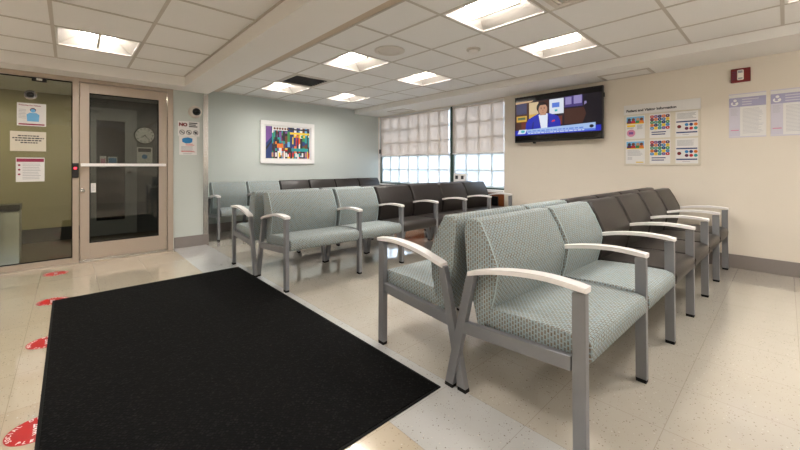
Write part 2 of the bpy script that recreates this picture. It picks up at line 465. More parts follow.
# ------------------------------------------------------------------ ceiling fixtures
def fixture(x0, x1, y0, y1, z, axis, label, group):
    t = thing('ceiling_light', label, 'ceiling light', ((x0 + x1) / 2, (y0 + y1) / 2, z), 0 if axis == 'y' else PI / 2, group)
    hx, hy = ((x1 - x0) / 2, (y1 - y0) / 2) if axis == 'y' else ((y1 - y0) / 2, (x1 - x0) / 2)
    hx -= .014; hy -= .014
    # frame lip
    f = MB()
    for a in (-1, 1):
        f.box(min(a * hx, a * (hx - .016)), max(a * hx, a * (hx - .016)), -hy, hy, -.003, -.0005)
        f.box(-hx, hx, min(a * hy, a * (hy - .016)), max(a * hy, a * (hy - .016)), -.003, -.0005)
    f.build('frame', M['white_paint'], t)
    # sloped reflector trough
    ix, iy, dz = hx - .012, hy - .012, .105
    tx, ty = ix * .50, iy * .78
    r = MB()
    def wall(p, q, p2, q2): r.quad([p, q, q2, p2])
    c0 = [(-ix, -iy, 0), (ix, -iy, 0), (ix, iy, 0), (-ix, iy, 0)]
    c1 = [(-tx, -ty, dz), (tx, -ty, dz), (tx, ty, dz), (-tx, ty, dz)]
    for k in range(4): wall(c0[k], c0[(k + 1) % 4], c1[k], c1[(k + 1) % 4])
    # outside skin so that the tray has thickness
    c2 = [(x * 1.02, y * 1.02, zz + .006) for x, y, zz in c1]
    c3 = [(x * 1.01, y * 1.01, .004) for x, y, zz in c0]
    for k in range(4): wall(c3[k], c3[(k + 1) % 4], c2[k], c2[(k + 1) % 4])
    r.box(-tx * 1.03, tx * 1.03, -ty * 1.03, ty * 1.03, dz + .006, dz + .016)
    r.build('reflector', M['reflector'], t)
    for a in (-1, 1):
        MB().box(min(a * .022, a * tx * .96), max(a * .022, a * tx * .96), -ty * .97, ty * .97, dz - .012, dz + .001, .004).build('lamp', M['lamp'], t)
    MB().prism([(-.010, 0.004), (.010, 0.004), (.016, dz - .002), (-.016, dz - .002)], -ty, ty, 'y').build('centre_bar', M['grid_bar'], t)
    return t
labs = {}
for (x0, x1, y0, y1) in rightfix:
    col = 'left column' if x0 < 3 else 'right column'
    xn = x0 < 3
    if y0 < 0: l = 'added unseen square ceiling light behind the camera over the seating, ' + ('beam side' if xn else 'wall side')  # this pair is added out of view for more light
    elif y0 < 2: l = 'large bright recessed ceiling light at top edge of the photo, beside the ceiling vent frame' if xn else 'bright recessed ceiling light just above the television'
    elif y0 < 4: l = 'recessed ceiling light beside the round ceiling speaker' if xn else 'recessed ceiling light nearest the left window shade, middle row'
    else: l = 'small far recessed ceiling light beside the dark air vent' if xn else 'small far recessed ceiling light nearest the window corner of the teal wall'
    fixture(x0, x1, y0, y1, ZR, 'y', l, 'recessed ceiling lights')
for k, (x0, x1, y0, y1) in enumerate(leftfix):
    l = ['recessed ceiling light above the glass entrance door, split by a dark centre bar', 'added unseen recessed light directly above the black mat', 'added unseen recessed light behind the camera', 'added unseen recessed light near the left wall, mat side', 'added unseen recessed light near the left wall, door side'][k]  # entries after the first are added out of view as extra light
    fixture(x0, x1, y0, y1, ZL, 'y', l, 'recessed ceiling lights')

# air vent (dark louvres)
i, j = vent_cells[0]
cx, cy = (XR[i] + XR[i + 1]) / 2, (YR[j] + YR[j + 1]) / 2
t = thing('air_vent', 'dark louvred square air vent in the ceiling by the far lights', 'vent', (cx, cy, ZR))
f = MB()
for a in (-1, 1):
    f.box(min(a * .30, a * .25), max(a * .30, a * .25), -.315, .315, -.005, .01)
    f.box(-.25, .25, min(a * .315, a * .25), max(a * .315, a * .25), -.005, .01)
f.build('frame', M['grid_bar'], t)
MB().box(-.26, .26, -.26, .26, .06, .07).build('backing', M['black_plastic'], t)
for k in range(7):
    y = -.21 + k * .07
    MB().prism([(y, -.004), (y + .012, -.004), (y + .05, .045), (y + .038, .045)], -.25, .25, 'x').build('louvre', M['louvre_grey'], t)
# square ceiling grille at the top edge
t = thing('ceiling_grille', 'square beige framed grille at the top edge beside the largest light', 'vent', (2.57, 0.99, ZR - .004))
f = MB()
for a in (-1, 1):
    f.box(min(a * .25, a * .21), max(a * .25, a * .21), -.25, .25, -.012, 0)
    f.box(-.21, .21, min(a * .25, a * .21), max(a * .25, a * .21), -.012, 0)
f.build('frame', M['beige_plastic'], t)
f = MB()
for k in range(10): f.box(-.21, .21, -.20 + k * .042, -.18 + k * .042, -.008, -.001)
f.build('grille', M['beige_plastic'], t)
# speaker
t = thing('ceiling_speaker', 'round beige ceiling speaker between the two near lights and beam', 'speaker', (2.56, 2.93, ZR - .004))
MB().lathe([(.165, 0), (.165, -.008), (.15, -.014), (.125, -.014), (.118, -.004), (.118, 0)], 40).build('ring', M['beige_plastic'], t, 40)
g = MB().use(M['beige_plastic']).lathe([(.117, -.004), (.09, -.009), (0, -.011)], 32).use(M['ink_grey'])
for r, n in ((.03, 8), (.055, 14), (.08, 20), (.1, 26)):
    for k in range(n):
        a = 2 * PI * k / n
        g.lathe([(.004, -.0108), (.004, -.0116), (0, -.0116)], 6, (r * math.cos(a), r * math.sin(a), 0))
g.build('grille', None, t)
# smoke detector
t = thing('smoke_detector', 'round white smoke detector on the ceiling left of the television', 'smoke detector', (3.2, 2.29, ZR))
MB().lathe([(.075, 0), (.075, -.012), (.065, -.018), (0, -.018)], 28).build('base', M['grid_bar'], t, 40)
MB().lathe([(.05, -.018), (.052, -.03), (.045, -.046), (.03, -.052), (0, -.052)], 28).build('sensor_head', M['white_paint'], t, 40)
# sprinkler
t = thing('fire_sprinkler', 'small white fire sprinkler on the ceiling near the window soffit', 'sprinkler', (4.38, 3.55, ZR))
MB().lathe([(.03, 0), (.03, -.006), (.012, -.01), (0, -.01)], 16).build('flange', M['white_paint'], t)
MB().lathe([(.008, -.01), (.008, -.03), (.022, -.033), (.022, -.036), (0, -.036)], 16).build('deflector', M['white_paint'], t)
# soffit grilles
for (gx0, gx1, gy0, gy1, l) in ((5.02, 5.34, 1.10, 1.66, 'long white air grille in the soffit above the information board'), (4.95, 5.30, 5.25, 5.75, 'beige air grille in the soffit above the left window shade')):
    t = thing('soffit_grille', l, 'vent', ((gx0 + gx1) / 2, (gy0 + gy1) / 2, ZSR))
    a, b = (gx1 - gx0) / 2, (gy1 - gy0) / 2
    f = MB()
    for s in (-1, 1):
        f.box(min(s * a, s * (a - .03)), max(s * a, s * (a - .03)), -b, b, -.008, 0)
        f.box(-a + .03, a - .03, min(s * b, s * (b - .03)), max(s * b, s * (b - .03)), -.008, 0)
    f.build('frame', M['grid_bar'], t)
    f = MB()
    k = -a + .04
    while k < a - .04:
        f.box(k, k + .008, -b + .03, b - .03, -.006, 0); k += .02
    f.build('fins', M['white_paint'], t)

# ------------------------------------------------------------------ entrance: side window and glass door
FB = M['frame_bronze']
w = sempty('window_1', (0, YD, 0))
f = MB()
f.box(.03, .085, -.035, .07, 0, 2.15, .003)                       # post beside the door
f.box(-.62, -.56, -.03, .07, 0, 2.15, .003)
f.box(-.56, .03, -.03, .07, 0, .055, .003).box(-.56, .03, -.03, .07, 2.10, 2.15, .003)
f.build('window_frame', FB, w)
MB().box(-.56, .03, .012, .020, .055, 2.10).build('window_glass', M['side_glass'], w)
g = MB()
for a, b, c, d in ((-.56, .03, .055, .063), (-.56, .03, 2.09, 2.10)): g.box(a, b, .006, .028, c, d)
g.box(-.56, -.552, .006, .028, .063, 2.09).box(.022, .03, .006, .028, .063, 2.09)
g.build('glazing_gasket', M['rubber'], w)

d = sempty('door_1', (0, YD, 0))
f = MB()
f.box(.085, .965, -.03, .07, 2.105, 2.15, .003).box(.965, 1.03, -.035, .07, 0, 2.15, .003)
f.build('door_frame', FB, d)
MB().box(.085, .965, -.01, .06, 0, .012, .003).build('threshold', M['steel'], d)
f = MB()
f.box(.092, .178, -.022, .022, .016, 2.098, .003).box(.868, .958, -.022, .022, .016, 2.098, .003)
f.box(.178, .868, -.022, .022, .016, .205, .003).box(.178, .868, -.022, .022, 1.985, 2.098, .003)
f.build('door_leaf', FB, d)
MB().box(.178, .868, -.004, .004, .205, 1.985).build('door_glass', M['door_glass'], d)
g = MB()
for q in ((.178, .868, .205, .213), (.178, .868, 1.977, 1.985), (.178, .186, .213, 1.977), (.860, .868, .213, 1.977)):
    g.box(q[0], q[1], -.018, .018, q[2], q[3])
g.build('glazing_gasket', M['rubber'], d)
p = MB().box(.10, .94, -.085, -.065, 1.115, 1.15, .006)
p.build('push_bar', M['arm_cap'], d)
MB().lathe([(.011, -.066), (.011, -.02)], 12, (.13, 0, 1.132), 'y').lathe([(.011, -.066), (.011, -.02)], 12, (.91, 0, 1.132), 'y').build('bar_bracket', M['steel'], d)
MB().lathe([(.024, -.022), (.024, -.034), (.018, -.038), (0, -.038)], 20, (.115, 0, .83), 'y').build('lock_cylinder', M['steel'], d, 40)
MB().box(.30, .78, -.05, -.022, 2.03, 2.085, .006).build('door_closer', FB, d) if False else None

# card reader on the post
t = thing('card_reader', 'small black door sensor box with red light on the door post', 'sensor', (.055, YD - .035, 1.07))
MB().box(-.03, .03, -.03, 0, -.085, .085, .006).build('housing', M['black_plastic'], t)
MB().box(-.012, .012, -.0325, -.03, .015, .035).build('indicator_light', M['red_led'], t)
# round convex device on the glass
t = thing('round_sensor', 'round grey sensor on the side window above the posters', 'sensor', (-.31, YD + .012, 1.90))
MB().lathe([(.05, 0), (.05, -.02), (.042, -.028), (.036, -.022), (0, -.024)], 28, (0, 0, 0), 'y').build('ring', M['steel'], t, 40)
MB().lathe([(.034, -.022), (.02, -.036), (0, -.04)], 20, (0, 0, 0), 'y').build('lens', M['black_gloss'], t, 60)
t = thing('motion_sensor', 'small dark sensor strip under the top frame of the side window', 'sensor', (-.24, YD - .0, 2.085))
MB().box(-.06, .06, -.02, .011, -.03, .012, .004).build('housing', M['black_plastic'], t)
MB().box(-.025, .025, -.024, -.02, -.022, .004, .002).build('sensor_eye', M['steel'], t)

def lines(b, x0, x1, z0, z1, n, h=.004, y=-.0012, rag=0.25, mt=None):
    for k in range(n):
        z = z1 - (z1 - z0) * (k + .5) / n
        b.bar(x0, x1 - (x1 - x0) * rag * random.random(), z - h / 2, z + h / 2, y)
    return b

# three notices on the side window glass (room side)
YG = YD + .012
def sheet(name, label, loc, wd, ht, rz=0.0, group=None, m='paper', cat='notice'):
    t = thing(name, label, cat, loc, rz, group)
    MB().box(-wd / 2, wd / 2, -.001, 0, -ht / 2, ht / 2).build('sheet', M[m], t)
    return t
G = 'notices taped to the glass'
t = sheet('notice', 'white poster on the side window showing a figure in blue, topmost of three', (-.30, YG, 1.685), .225, .25, 0, G)
text_mesh('heading', 'Protecting Our Patients', .0175, M['magenta'], t, (-.098, -.0012, .095), bold=.0005)
b = MB(); lines(b, -.1, -.04, -.05, .06, 7, .003); b.build('printed_text', M['ink_grey'], t)
b = MB().use(M['sky_blue']).prism([(-.035, -.075), (.055, -.075), (.06, .0), (.035, .02), (-.015, .02), (-.04, .0)], -.0018, -.0012, 'y')
b.use(M['plum']).disc(.01, .05, .024, -.0012).use(M['sky_blue']).disc(.01, .043, .02, -.0019)
b.build('printed_figure', None, t)
MB().bar(-.1, .1, -.115, -.1, -.0012).build('footer_band', M['magenta'], t)
t = sheet('notice', 'wide white notice with bold lines of text on the side window, middle of three', (-.325, YG, 1.39), .275, .215, 0, G, 'paper_warm')
b = MB()
for k, (a, c) in enumerate(((-.08, .08), (-.12, .12), (-.10, .10), (-.06, .07))):
    x = a; z = .06 - k * .025
    while x < c:
        wd = .012 + .022 * random.random(); b.bar(x, min(c, x + wd), z - .006, z + .006, -.0012); x += wd + .006
b.build('printed_text', M['ink'], t)
t = sheet('notice', 'white notice with crimson header on the side window, lowest of three', (-.31, YG, 1.08), .22, .265, 0, G)
MB().bar(-.105, .105, .085, .122, -.0012).build('header_band', M['magenta'], t)
b = MB(); lines(b, -.06, .09, -.11, .07, 10, .004); b.build('printed_text', M['ink_grey'], t)
b = MB()
for z in (.05, .0, -.05): b.disc(-.085, z, .010, -.0012)
b.build('bullet_marks', M['magenta'], t)
t = sheet('notice', 'small white note stuck inside the entrance door glass, lower left', (.215, YD - .0045, .86), .045, .11, 0)
b = MB(); lines(b, -.016, .018, -.04, .04, 6, .003); b.build('printed_text', M['ink_grey'], t)

# signs on the wall beside the door
t = sheet('notice', 'white prohibition sign with a red NO and three crossed symbols beside the door', (1.222, YD, 1.635), .265, .205, 0, 'notices beside the door')
text_mesh('headline', 'NO', .062, M['deep_red'], t, (-.120, -.0013, .035), bold=.004)
b = MB()
for k in range(3): b.bar(.0, .105 - .02 * (k == 1), .082 - k * .024 - .008, .082 - k * .024 + .006, -.0012)
b.build('printed_text', M['ink'], t)
for k, x in enumerate((-.082, 0.0, .082)):
    b = MB().use(M['ink']).disc(x, -.05, .033, -.0012, n=24).use(M['paper']).disc(x, -.05, .026, -.0018, n=24).use(M['ink'])
    if k == 0: b.bar(x - .015, x + .015, -.055, -.045, -.0024)
    elif k == 1: b.prism([(x - .006, -.068), (x + .006, -.068), (x + .012, -.04), (x - .012, -.04)], -.003, -.0024, 'y')
    else: b.disc(x, -.05, .017, -.0024)
    b.prism([(x - .024, -.036), (x - .018, -.03), (x + .024, -.064), (x + .018, -.07)], -.0036, -.003, 'y')
    b.build('crossed_symbol', None, t)
t = sheet('notice', 'white notice with a blue shape and red print below the prohibition sign', (1.212, YD, 1.402), .215, .255, 0, 'notices beside the door')
b = MB().prism([(-.07, .05), (-.03, .03), (.02, .035), (.05, .05), (.055, .1), (.0, .115), (-.05, .105), (-.075, .09)], -.0018, -.0012, 'y')
b.build('printed_shape', M['blue'], t)
b = MB(); lines(b, -.03, .08, .0, .03, 2, .006); lines(b, -.085, .09, -.09, -.07, 2, .006); b.build('red_text', M['red'], t)
b = MB(); lines(b, -.085, .085, -.07, -.005, 4, .005); lines(b, -.06, .06, -.12, -.1, 2, .004); b.build('printed_text', M['ink_grey'], t)
# round camera dome
t = thing('security_camera', 'round security camera dome on the wall above the prohibition sign', 'camera', (1.295, YD, 1.875))
MB().lathe([(.085, 0), (.085, -.02), (.07, -.045), (.055, -.05), (.05, -.045)], 36, (0, 0, 0), 'y').build('housing', M['beige_plastic'], t, 40)
MB().lathe([(.052, -.044), (.046, -.07), (.03, -.09), (0, -.098)], 32, (0.012, 0, 0), 'y').build('dome_lens', M['black_gloss'], t, 60)

# vestibule beyond the glass
HY = 7.45
struct(MB().box(-2.0, 1.34, YD + .12, HY + .1, -.1, -.001).build('floor', M['hall_floor']))
struct(MB().box(-2.0, .12, HY, HY + .1, 0, 2.5).box(-2.1, -2.0, YD + .12, HY + .1, 0, 2.5).build('wall_vestibule', M['hall_paint']))
struct(MB().box(.12, 1.34, HY, HY + .1, 0, 2.5).box(1.30, 1.34, YD + .12, HY, 0, 2.5).build('wall_inner', M['hall_grey']))
struct(MB().box(-2.0, 1.34, YD + .12, HY + .1, 2.2, 2.3).build('ceiling', M['white_paint']))
struct(MB().box(-2.0, .12, HY - .012, HY, 0, .2).build('baseboard_vestibule', M['dark_metal']))
d = sempty('door_2', (.46, HY, 0))
f = MB().box(-.30, -.24, -.03, 0, 0, 2.05).box(.32, .38, -.03, 0, 0, 2.05).box(-.24, .32, -.03, 0, 1.98, 2.05)
f.build('door_frame', M['door_grey'], d)
MB().box(-.24, .32, -.02, 0, 0.01, 1.98).build('door_leaf', M['door_grey'], d)
MB().box(-.14, .22, -.025, -.02, .25, 1.85).build('door_glass', M['black_gloss'], d)
MB().box(.25, .30, -.07, -.02, 1.0, 1.03, .006).build('door_handle', M['steel'], d)
for x0, x1, z0, z1, mm, l in ((.46, .58, 1.13, 1.27, 'blue', 'blue poster on the dark inner door seen through the entrance glass'), (.36, .44, 1.10, 1.28, 'pink', 'small pink notice on the dark inner door seen through the entrance glass')):
    t = sheet('notice', l, ((x0 + x1) / 2, HY - .026, (z0 + z1) / 2), x1 - x0, z1 - z0, 0, 'notices on the inner door')
    MB().bar(-(x1 - x0) / 2 + .01, (x1 - x0) / 2 - .01, -.03, .05, -.0012).build('printed_block', M[mm], t)
t = thing('wall_clock', 'round white wall clock seen through the dark entrance door glass', 'clock', (.70, HY, 1.64))
# keep the clock clear of the inner door frame
t.location.x = .99 - .04
MB().lathe([(.155, 0), (.155, -.035), (.138, -.04), (.134, -.03), (0, -.03)], 36, (0, 0, 0), 'y').build('case', M['dark_metal'], t, 40)
MB().lathe([(.133, -.030), (.133, -.032), (0, -.032)], 36, (0, 0, 0), 'y').build('dial', M['white'], t)
b = MB()
for k in range(12):
    a = 2 * PI * k / 12
    b.disc(.112 * math.sin(a), .112 * math.cos(a), .009, -.0325, n=8)
b.build('hour_mark', M['ink'], t)
MB().prism([(-.006, -.01), (.006, -.01), (.004, .07), (-.004, .07)], -.036, -.034, 'y').build('hour_hand', M['ink'], t).rotation_euler = (0, math.radians(-125), 0)
MB().prism([(-.004, -.01), (.004, -.01), (.003, .1), (-.003, .1)], -.038, -.036, 'y').build('minute_hand', M['ink'], t).rotation_euler = (0, math.radians(140), 0)
t = sheet('notice', 'white notice with blue shape under the clock behind the entrance door', (.95, HY, 1.30), .22, .28)
b = MB().use(M['blue']).disc(.0, -.02, .04, -.0012).use(M['ink']).bar(-.09, .09, .06, .12, -.0012)
b.build('printed_shape', None, t)
# trash can behind the side window
t = thing('trash_can', 'stainless trash can with black rim behind the side window', 'trash can', (-.615, YD + .30, 0))
MB().prism([(-.21, -.14), (.21, -.14), (.21, .14), (-.21, .14)], .03, .62, 'z', .02, 3).build('body', M['brushed'], t, 40)
MB().box(-.20, .20, -.13, .13, 0, .03).build('base', M['black_plastic'], t)
MB().box(-.215, .215, -.145, .145, .62, .69, .012).build('rim', M['black_plastic'], t)
MB().box(-.12, .12, -.149, -.1455, .635, .675).build('flap', M['dark_metal'], t)

# ------------------------------------------------------------------ windows on the right wall
GX = XW + .10
MULL = (4.36, 4.44)
def block_window(name, ys, zs):
    w = sempty(name, (0, 0, 0))
    b = MB(); hw = .012
    for y in ys: b.box(GX - .012, GX + .05, y - hw, y + hw, zs[0] - hw, zs[-1] + hw)
    for z in zs: b.box(GX - .011, GX + .049, ys[0], ys[-1], z - hw, z + hw)
    b.build('mortar_joints', M['mortar'], w)
    g = MB()
    for i in range(len(ys) - 1):
        for j in range(len(zs) - 1):
            g.box(GX, GX + .006, ys[i] + hw, ys[i + 1] - hw, zs[j] + hw, zs[j + 1] - hw)
    g.build('glass_block', M['glass_block'], w)
    return w
ZB = [WZ0 + .01 + .297 * k for k in range(6)]
block_window('window_2', [4.45 + .2965 * k for k in range(8)], ZB)
block_window('window_3', [3.245 + .2775 * k for k in range(5)], ZB)
struct(MB().box(GX - .03, GX + .06, MULL[0] + .005, MULL[1] - .005, WZ0, 2.27, .003).build('trim_5', M['green_metal']))
struct(MB().box(GX - .035, GX + .055, WY0 + .001, WY0 + .012, WZ0, 2.27).box(GX - .03, GX + .055, WY1 - .025, WY1 - .002, WZ0, 2.27).box(GX - .035, GX + .055, WY0, WY1, WZ0 - .03, WZ0 - .005).build('trim_6', M['green_metal']))
# wooden sill and panel below the windows
struct(MB().box(XW - .03, GX + .02, WY0 - .0, WY1, WZ0 - .075, WZ0 - .03, .004).build('trim_7', M['white_paint']))
struct(MB().box(XW + .02, XW + .12, WY0, WY1, 0, WZ0 - .075).build('trim_8', M['wood']))
for y0, y1, l in ((4.45, 6.515, 'wide taupe roller shade half lowered over the left window'), (3.25, 4.36, 'narrow taupe roller shade half lowered over the window beside the television')):
    t = thing('roller_shade', l, 'roller shade', (XW + .045, (y0 + y1) / 2, 2.24), 0, 'roller shades over the glass block windows')
    h = (y1 - y0) / 2 - .005
    MB().box(-.0008, .0008, -h, h, -.875, .0).build('cloth', M['shade'], t)
    MB().box(-.008, .008, -h, h, -.90, -.872, .004).build('hem_bar', M['arm_cap'], t)
    MB().lathe([(.02, -h), (.02, h)], 16, (0.012, 0, .005), 'y').build('roller', M['arm_cap'], t, 40)
t = thing('chain_clip', 'small black shade chain clip beside the far left edge of windows', 'shade chain', (XW + .03, 6.53, 1.55))
MB().box(-.006, .006, -.004, .004, -.25, .65).build('chain', M['white'], t)
MB().box(-.012, .012, -.012, .012, -.14, -.04, .003).build('clip', M['black_plastic'], t)
# tissue box on the sill
t = thing('glove_box', 'small white dispenser box with two dark openings on the window sill', 'box', (XW + .005, 4.14, WZ0 - .03), -PI / 2)
MB().box(-.14, .14, -.03, .055, 0, .27, .004).build('carton', M['white'], t)
for x in (-.065, .065):
    MB().box(x - .032, x + .032, -.0315, -.0298, .165, .23, .0006).build('opening', M['ink'], t)
# black outlet box on the wood panel
t = thing('outlet_box', 'black outlet box on the wooden panel under the window', 'outlet', (XW + .02, 3.40, .52), -PI / 2)
MB().box(-.06, .06, -.03, 0, -.08, .08, .004).build('housing', M['black_plastic'], t)
for z in (-.035, .035):
    MB().box(-.025, .025, -.034, -.03, z - .02, z + .02, .002).build('socket', M['dark_metal'], t)

# outside: pavement, railing and a building across the way
struct(MB().box(XW + .3, 40, -30, 40, -.6, -.5).box(-30, XW + .3, -30, YB - .2, -.6, -.5).build('ground', M['pave_out']))
t = thing('building', 'pale building across the street blurred behind the glass block windows', 'building', (15, 9, -.5))
MB().box(0, 3, -12, 14, 0, 2.3).build('wall', M['brick_out'], t)
for k in range(8):
    MB().box(-.04, -.002, -10.5 + k * 3, -9.2 + k * 3, .7, 1.9).build('window', M['outside_window'], t)
t = thing('railing', 'dark street railing blurred behind the lower glass blocks', 'railing', (8.5, 5, -.5))
MB().box(-.02, .02, -6, 8, 1.22, 1.27).box(-.02, .02, -6, 8, .2, .25).build('rail', M['dark_metal'], t)
b = MB()
k = -6
while k < 8: b.box(-.012, .012, k - .012, k + .012, 0, 1.22); k += .16
b.build('baluster', M['dark_metal'], t)['kind'] = 'stuff'

# ------------------------------------------------------------------ seating benches
SEAT_PTS = [(-.025, .375), (-.03, .42), (-.018, .45), (.02, .463), (.2, .462), (.40, .45), (.455, .44), (.46, .40), (.455, .36), (.2, .35), (.0, .352)]
BACK_PTS = [(.455, .335), (.43, .42), (.405, .52), (.390, .61), (.393, .66), (.44, .765), (.484, .846), (.499, .858), (.55, .858), (.569, .844), (.572, .80), (.555, .60), (.52, .46), (.50, .36), (.49, .335)]
MESH = {}
def cushion_mesh(kind, width, matkey):
    key = (kind, round(width, 3), matkey)
    if key not in MESH:
        pts = SEAT_PTS if kind == 'seat' else BACK_PTS
        o = MB().prism(pts, 0, width, 'x', .012, 3).build(kind + '_cushion', M[matkey], None, 50)
        me = o.data; bpy.data.objects.remove(o); MESH[key] = me
    return MESH[key]
def piping_mesh(mk):
    if ('p', mk) not in MESH:
        fr = BACK_PTS[1:8]
        o = MB().prism([(y - .003, z) for y, z in fr] + [(y + .004, z) for y, z in fr[::-1]], -.003, .003, 'x', .0012, 1).build('piping', M['seam_' + mk])
        MESH[('p', mk)] = o.data; bpy.data.objects.remove(o)
    return MESH[('p', mk)]
LW = .0172
def frame_meshes():
    if 'leg_f' in MESH: return
    def keep(k, o):
        MESH[k] = o.data; bpy.data.objects.remove(o)
    keep('leg_f', MB().prism([(-.024, .018), (.026, .018), (.030, .64), (-.020, .646)], -LW, LW, 'x', .003).build('leg', M['leg_metal']))
    keep('leg_r', MB().prism([(.615, .018), (.665, .018), (.53, .595), (.482, .605)], -LW, LW, 'x', .003).build('leg', M['leg_metal']))
    keep('foot_f', MB().prism([(-.022, 0), (.024, 0), (.0255, .02), (-.0235, .02)], -LW + .001, LW - .001, 'x').build('foot_cap', M['rubber']))
    keep('foot_r', MB().prism([(.618, 0), (.667, 0), (.6645, .02), (.6155, .02)], -LW + .001, LW - .001, 'x').build('foot_cap', M['rubber']))
    keep('rail', MB().prism([(.034, .335), (.553, .30), (.542, .358), (.034, .392)], -.016, .016, 'x', .003).build('side_rail', M['leg_metal']))
    top = []; bot = []
    n = 14
    for k in range(n + 1):
        y = -.026 + .544 * k / n
        z = .668 + .012 * 1 - 0.27 * (y - .16) ** 2 - .02 * max(0, (y - .16)) ** 1
        z = .6725 - .40 * (y - .14) ** 2 - .03 * max(0, y - .14)
        top.append((y, z + .007)); bot.append((y, z - .014))
    keep('cap', MB().prism(top + bot[::-1], -.029, .029, 'x', .008, 3).build('armrest', M['arm_cap'], None, 40))
def add_frame(t, x, tall=False):
    frame_meshes()
    for a, fk in (('leg_f', 'foot_f'), ('leg_r', 'foot_r')):
        l = inst(MESH[a], 'leg', t, (x, 0, 0))
        if tall and a == 'leg_f': pass
        c = inst(MESH[fk], 'foot_cap', l); c['label'] = 'black rubber foot'
    inst(MESH['rail'], 'side_rail', t, (x, 0, 0))
    c = inst(MESH['cap'], 'armrest', t, (x, 0, 0)); c['label'] = 'pale arched armrest cap'
def bench(name, label, loc, rz, seats, group):
    """seats: list of (pitch, 'fabric' or 'vinyl') from local x = 0"""
    t = thing(name, label, 'seating', loc, rz, group)
    x = 0
    add_frame(t, 0)
    for k, (p, mk) in enumerate(seats):
        a = x + (.024 if k == 0 else .015); b = x + p - (.024 if k == len(seats) - 1 else .015)
        lab = 'pale blue and taupe woven ' if mk == 'fabric' else 'dark brown vinyl '
        s = inst(cushion_mesh('seat', b - a - .006, mk), 'seat', t, (a + .003, 0, 0)); s['label'] = lab + 'seat cushion'
        s = inst(cushion_mesh('back', b - a, mk), 'backrest', t, (a, 0, 0)); s['label'] = lab + 'backrest'
        for q in (.014, b - a - .014):
            inst(piping_mesh(mk), 'piping', s, (q, 0, 0))
        x += p
        add_frame(t, x)
    for y, z in ((.12, .336), (.42, .322)):
        MB().box(.016, x - .016, y - .018, y + .018, z, z + .018, .003).build('cross_rail', M['leg_metal'], t)
    return t
P = .605
front = [(.77, 'fabric'), (P, 'fabric')] + [(P, 'vinyl')] * 4
LEN = .77 + 5 * P
front2 = [(.80, 'fabric'), (.601, 'fabric')] + [(.601, 'vinyl')] * 4
GB = 'rows of ganged waiting room seats'
RA = math.radians(-1.2)
bench('ganged_bench', 'nearest row of woven and brown seats facing right, white armrests in the foreground', (1.42, .525, 0), RA, front, GB)
bx, by = 1.457 + LEN * math.cos(RA), 1.735 + LEN * math.sin(RA)
bench('ganged_bench', 'row of seats backed against the nearest row, facing away toward the window', (bx, by, 0), PI + RA, front[::-1], GB)
bench('ganged_bench', 'middle row of woven and brown seats facing the camera, beyond the mat corner', (1.42, 3.02, 0), 0, front2, GB)
bench('ganged_bench', 'row of seats backed against the middle row, facing the teal wall', (1.384 + .80 + 5 * .601, 4.29, 0), PI, front2[::-1], GB)
PE = .582
bench('ganged_bench', 'far row of seats standing along the teal wall under the picture', (1.64, 5.76, 0), 0, [(PE, 'fabric')] * 2 + [(PE, 'vinyl')] * 4, GB)

# ------------------------------------------------------------------ carpet and floor decals
t = thing('floor_mat', 'large black entrance mat lying on the tiled floor', 'mat', (.64, 2.655, 0))
MB().box(-.727, .727, -1.457, 1.457, 0, .009, .002).build('pile', M['carpet'], t)
b = MB()
b.box(-.74, -.727, -1.47, 1.47, 0, .006, .002).box(.727, .74, -1.47, 1.47, 0, .006, .002)
b.box(-.727, .727, -1.47, -1.457, 0, .006, .002).box(-.727, .727, 1.457, 1.47, 0, .006, .002)
b.build('rubber_edge', M['rubber'], t)
for k, (y, l) in enumerate(((2.17, 'red round floor sticker nearest the camera, half under the mat'), (3.20, 'red round floor sticker second from the camera along the mat edge'), (4.13, 'red round floor sticker at the far left corner of the mat'), (5.17, 'red round floor sticker on the tiles right in front of the side window'))):
    t = thing('floor_sticker', l, 'sticker', (-.10, y, 0), 0, 'red distancing stickers')
    MB().lathe([(.098, 0), (.098, .0006), (0, .0006)], 40).build('disc', M['decal_red'], t)
    s = 'SOCIAL DISTANCING'
    for q, ch in enumerate(s):
        if ch == ' ': continue
        a = math.radians(200 - q * 13.7)
        text_mesh('ring_letter', ch, .023, M['white'], t, (.077 * math.cos(a), .077 * math.sin(a), .001), (0, 0, a - PI / 2), .0005, 'CENTER', .0002)
    s = 'PLEASE'
    for q, ch in enumerate(s):
        a = math.radians(232 + q * 15)
        text_mesh('ring_letter', ch, .023, M['white'], t, (.090 * math.cos(a), .090 * math.sin(a), .001), (0, 0, a + PI / 2), .0005, 'CENTER', .0002)
    text_mesh('centre_text', 'WAIT', .034, M['white'], t, (.012, 0, .001), (0, 0, PI / 2), .001, 'CENTER', .0002)

# ------------------------------------------------------------------ picture on the teal wall
t = thing('framed_picture', 'white framed colourful abstract cityscape on the teal wall', 'picture', (3.12, YT, 1.565))
b = MB(); W2, H2, fw = .55, .40, .075
b.box(-W2, W2, -.035, 0, H2 - fw, H2, .004).box(-W2, W2, -.035, 0, -H2, -H2 + fw, .004)
b.box(-W2, -W2 + fw, -.034, 0, -H2 + fw, H2 - fw, .004).box(W2 - fw, W2, -.034, 0, -H2 + fw, H2 - fw, .004)
b.build('frame', M['white'], t)
MB().box(-W2 + fw, W2 - fw, -.012, 0, -H2 + fw, H2 - fw).build('mat_board', M['paper'], t)
b = MB(); AW, AH = .445, .30
pal = ['ink', 'navy', 'ink', 'plum', 'navy', 'teal', 'orange', 'brown_ink', 'yellow', 'red', 'purple', 'sky_blue', 'ink', 'green', 'lilac', 'ink', 'white', 'brown_ink', 'navy']
b.use(M['navy']).bar(-AW, AW, -AH, AH, -.0125)
y = -.0132
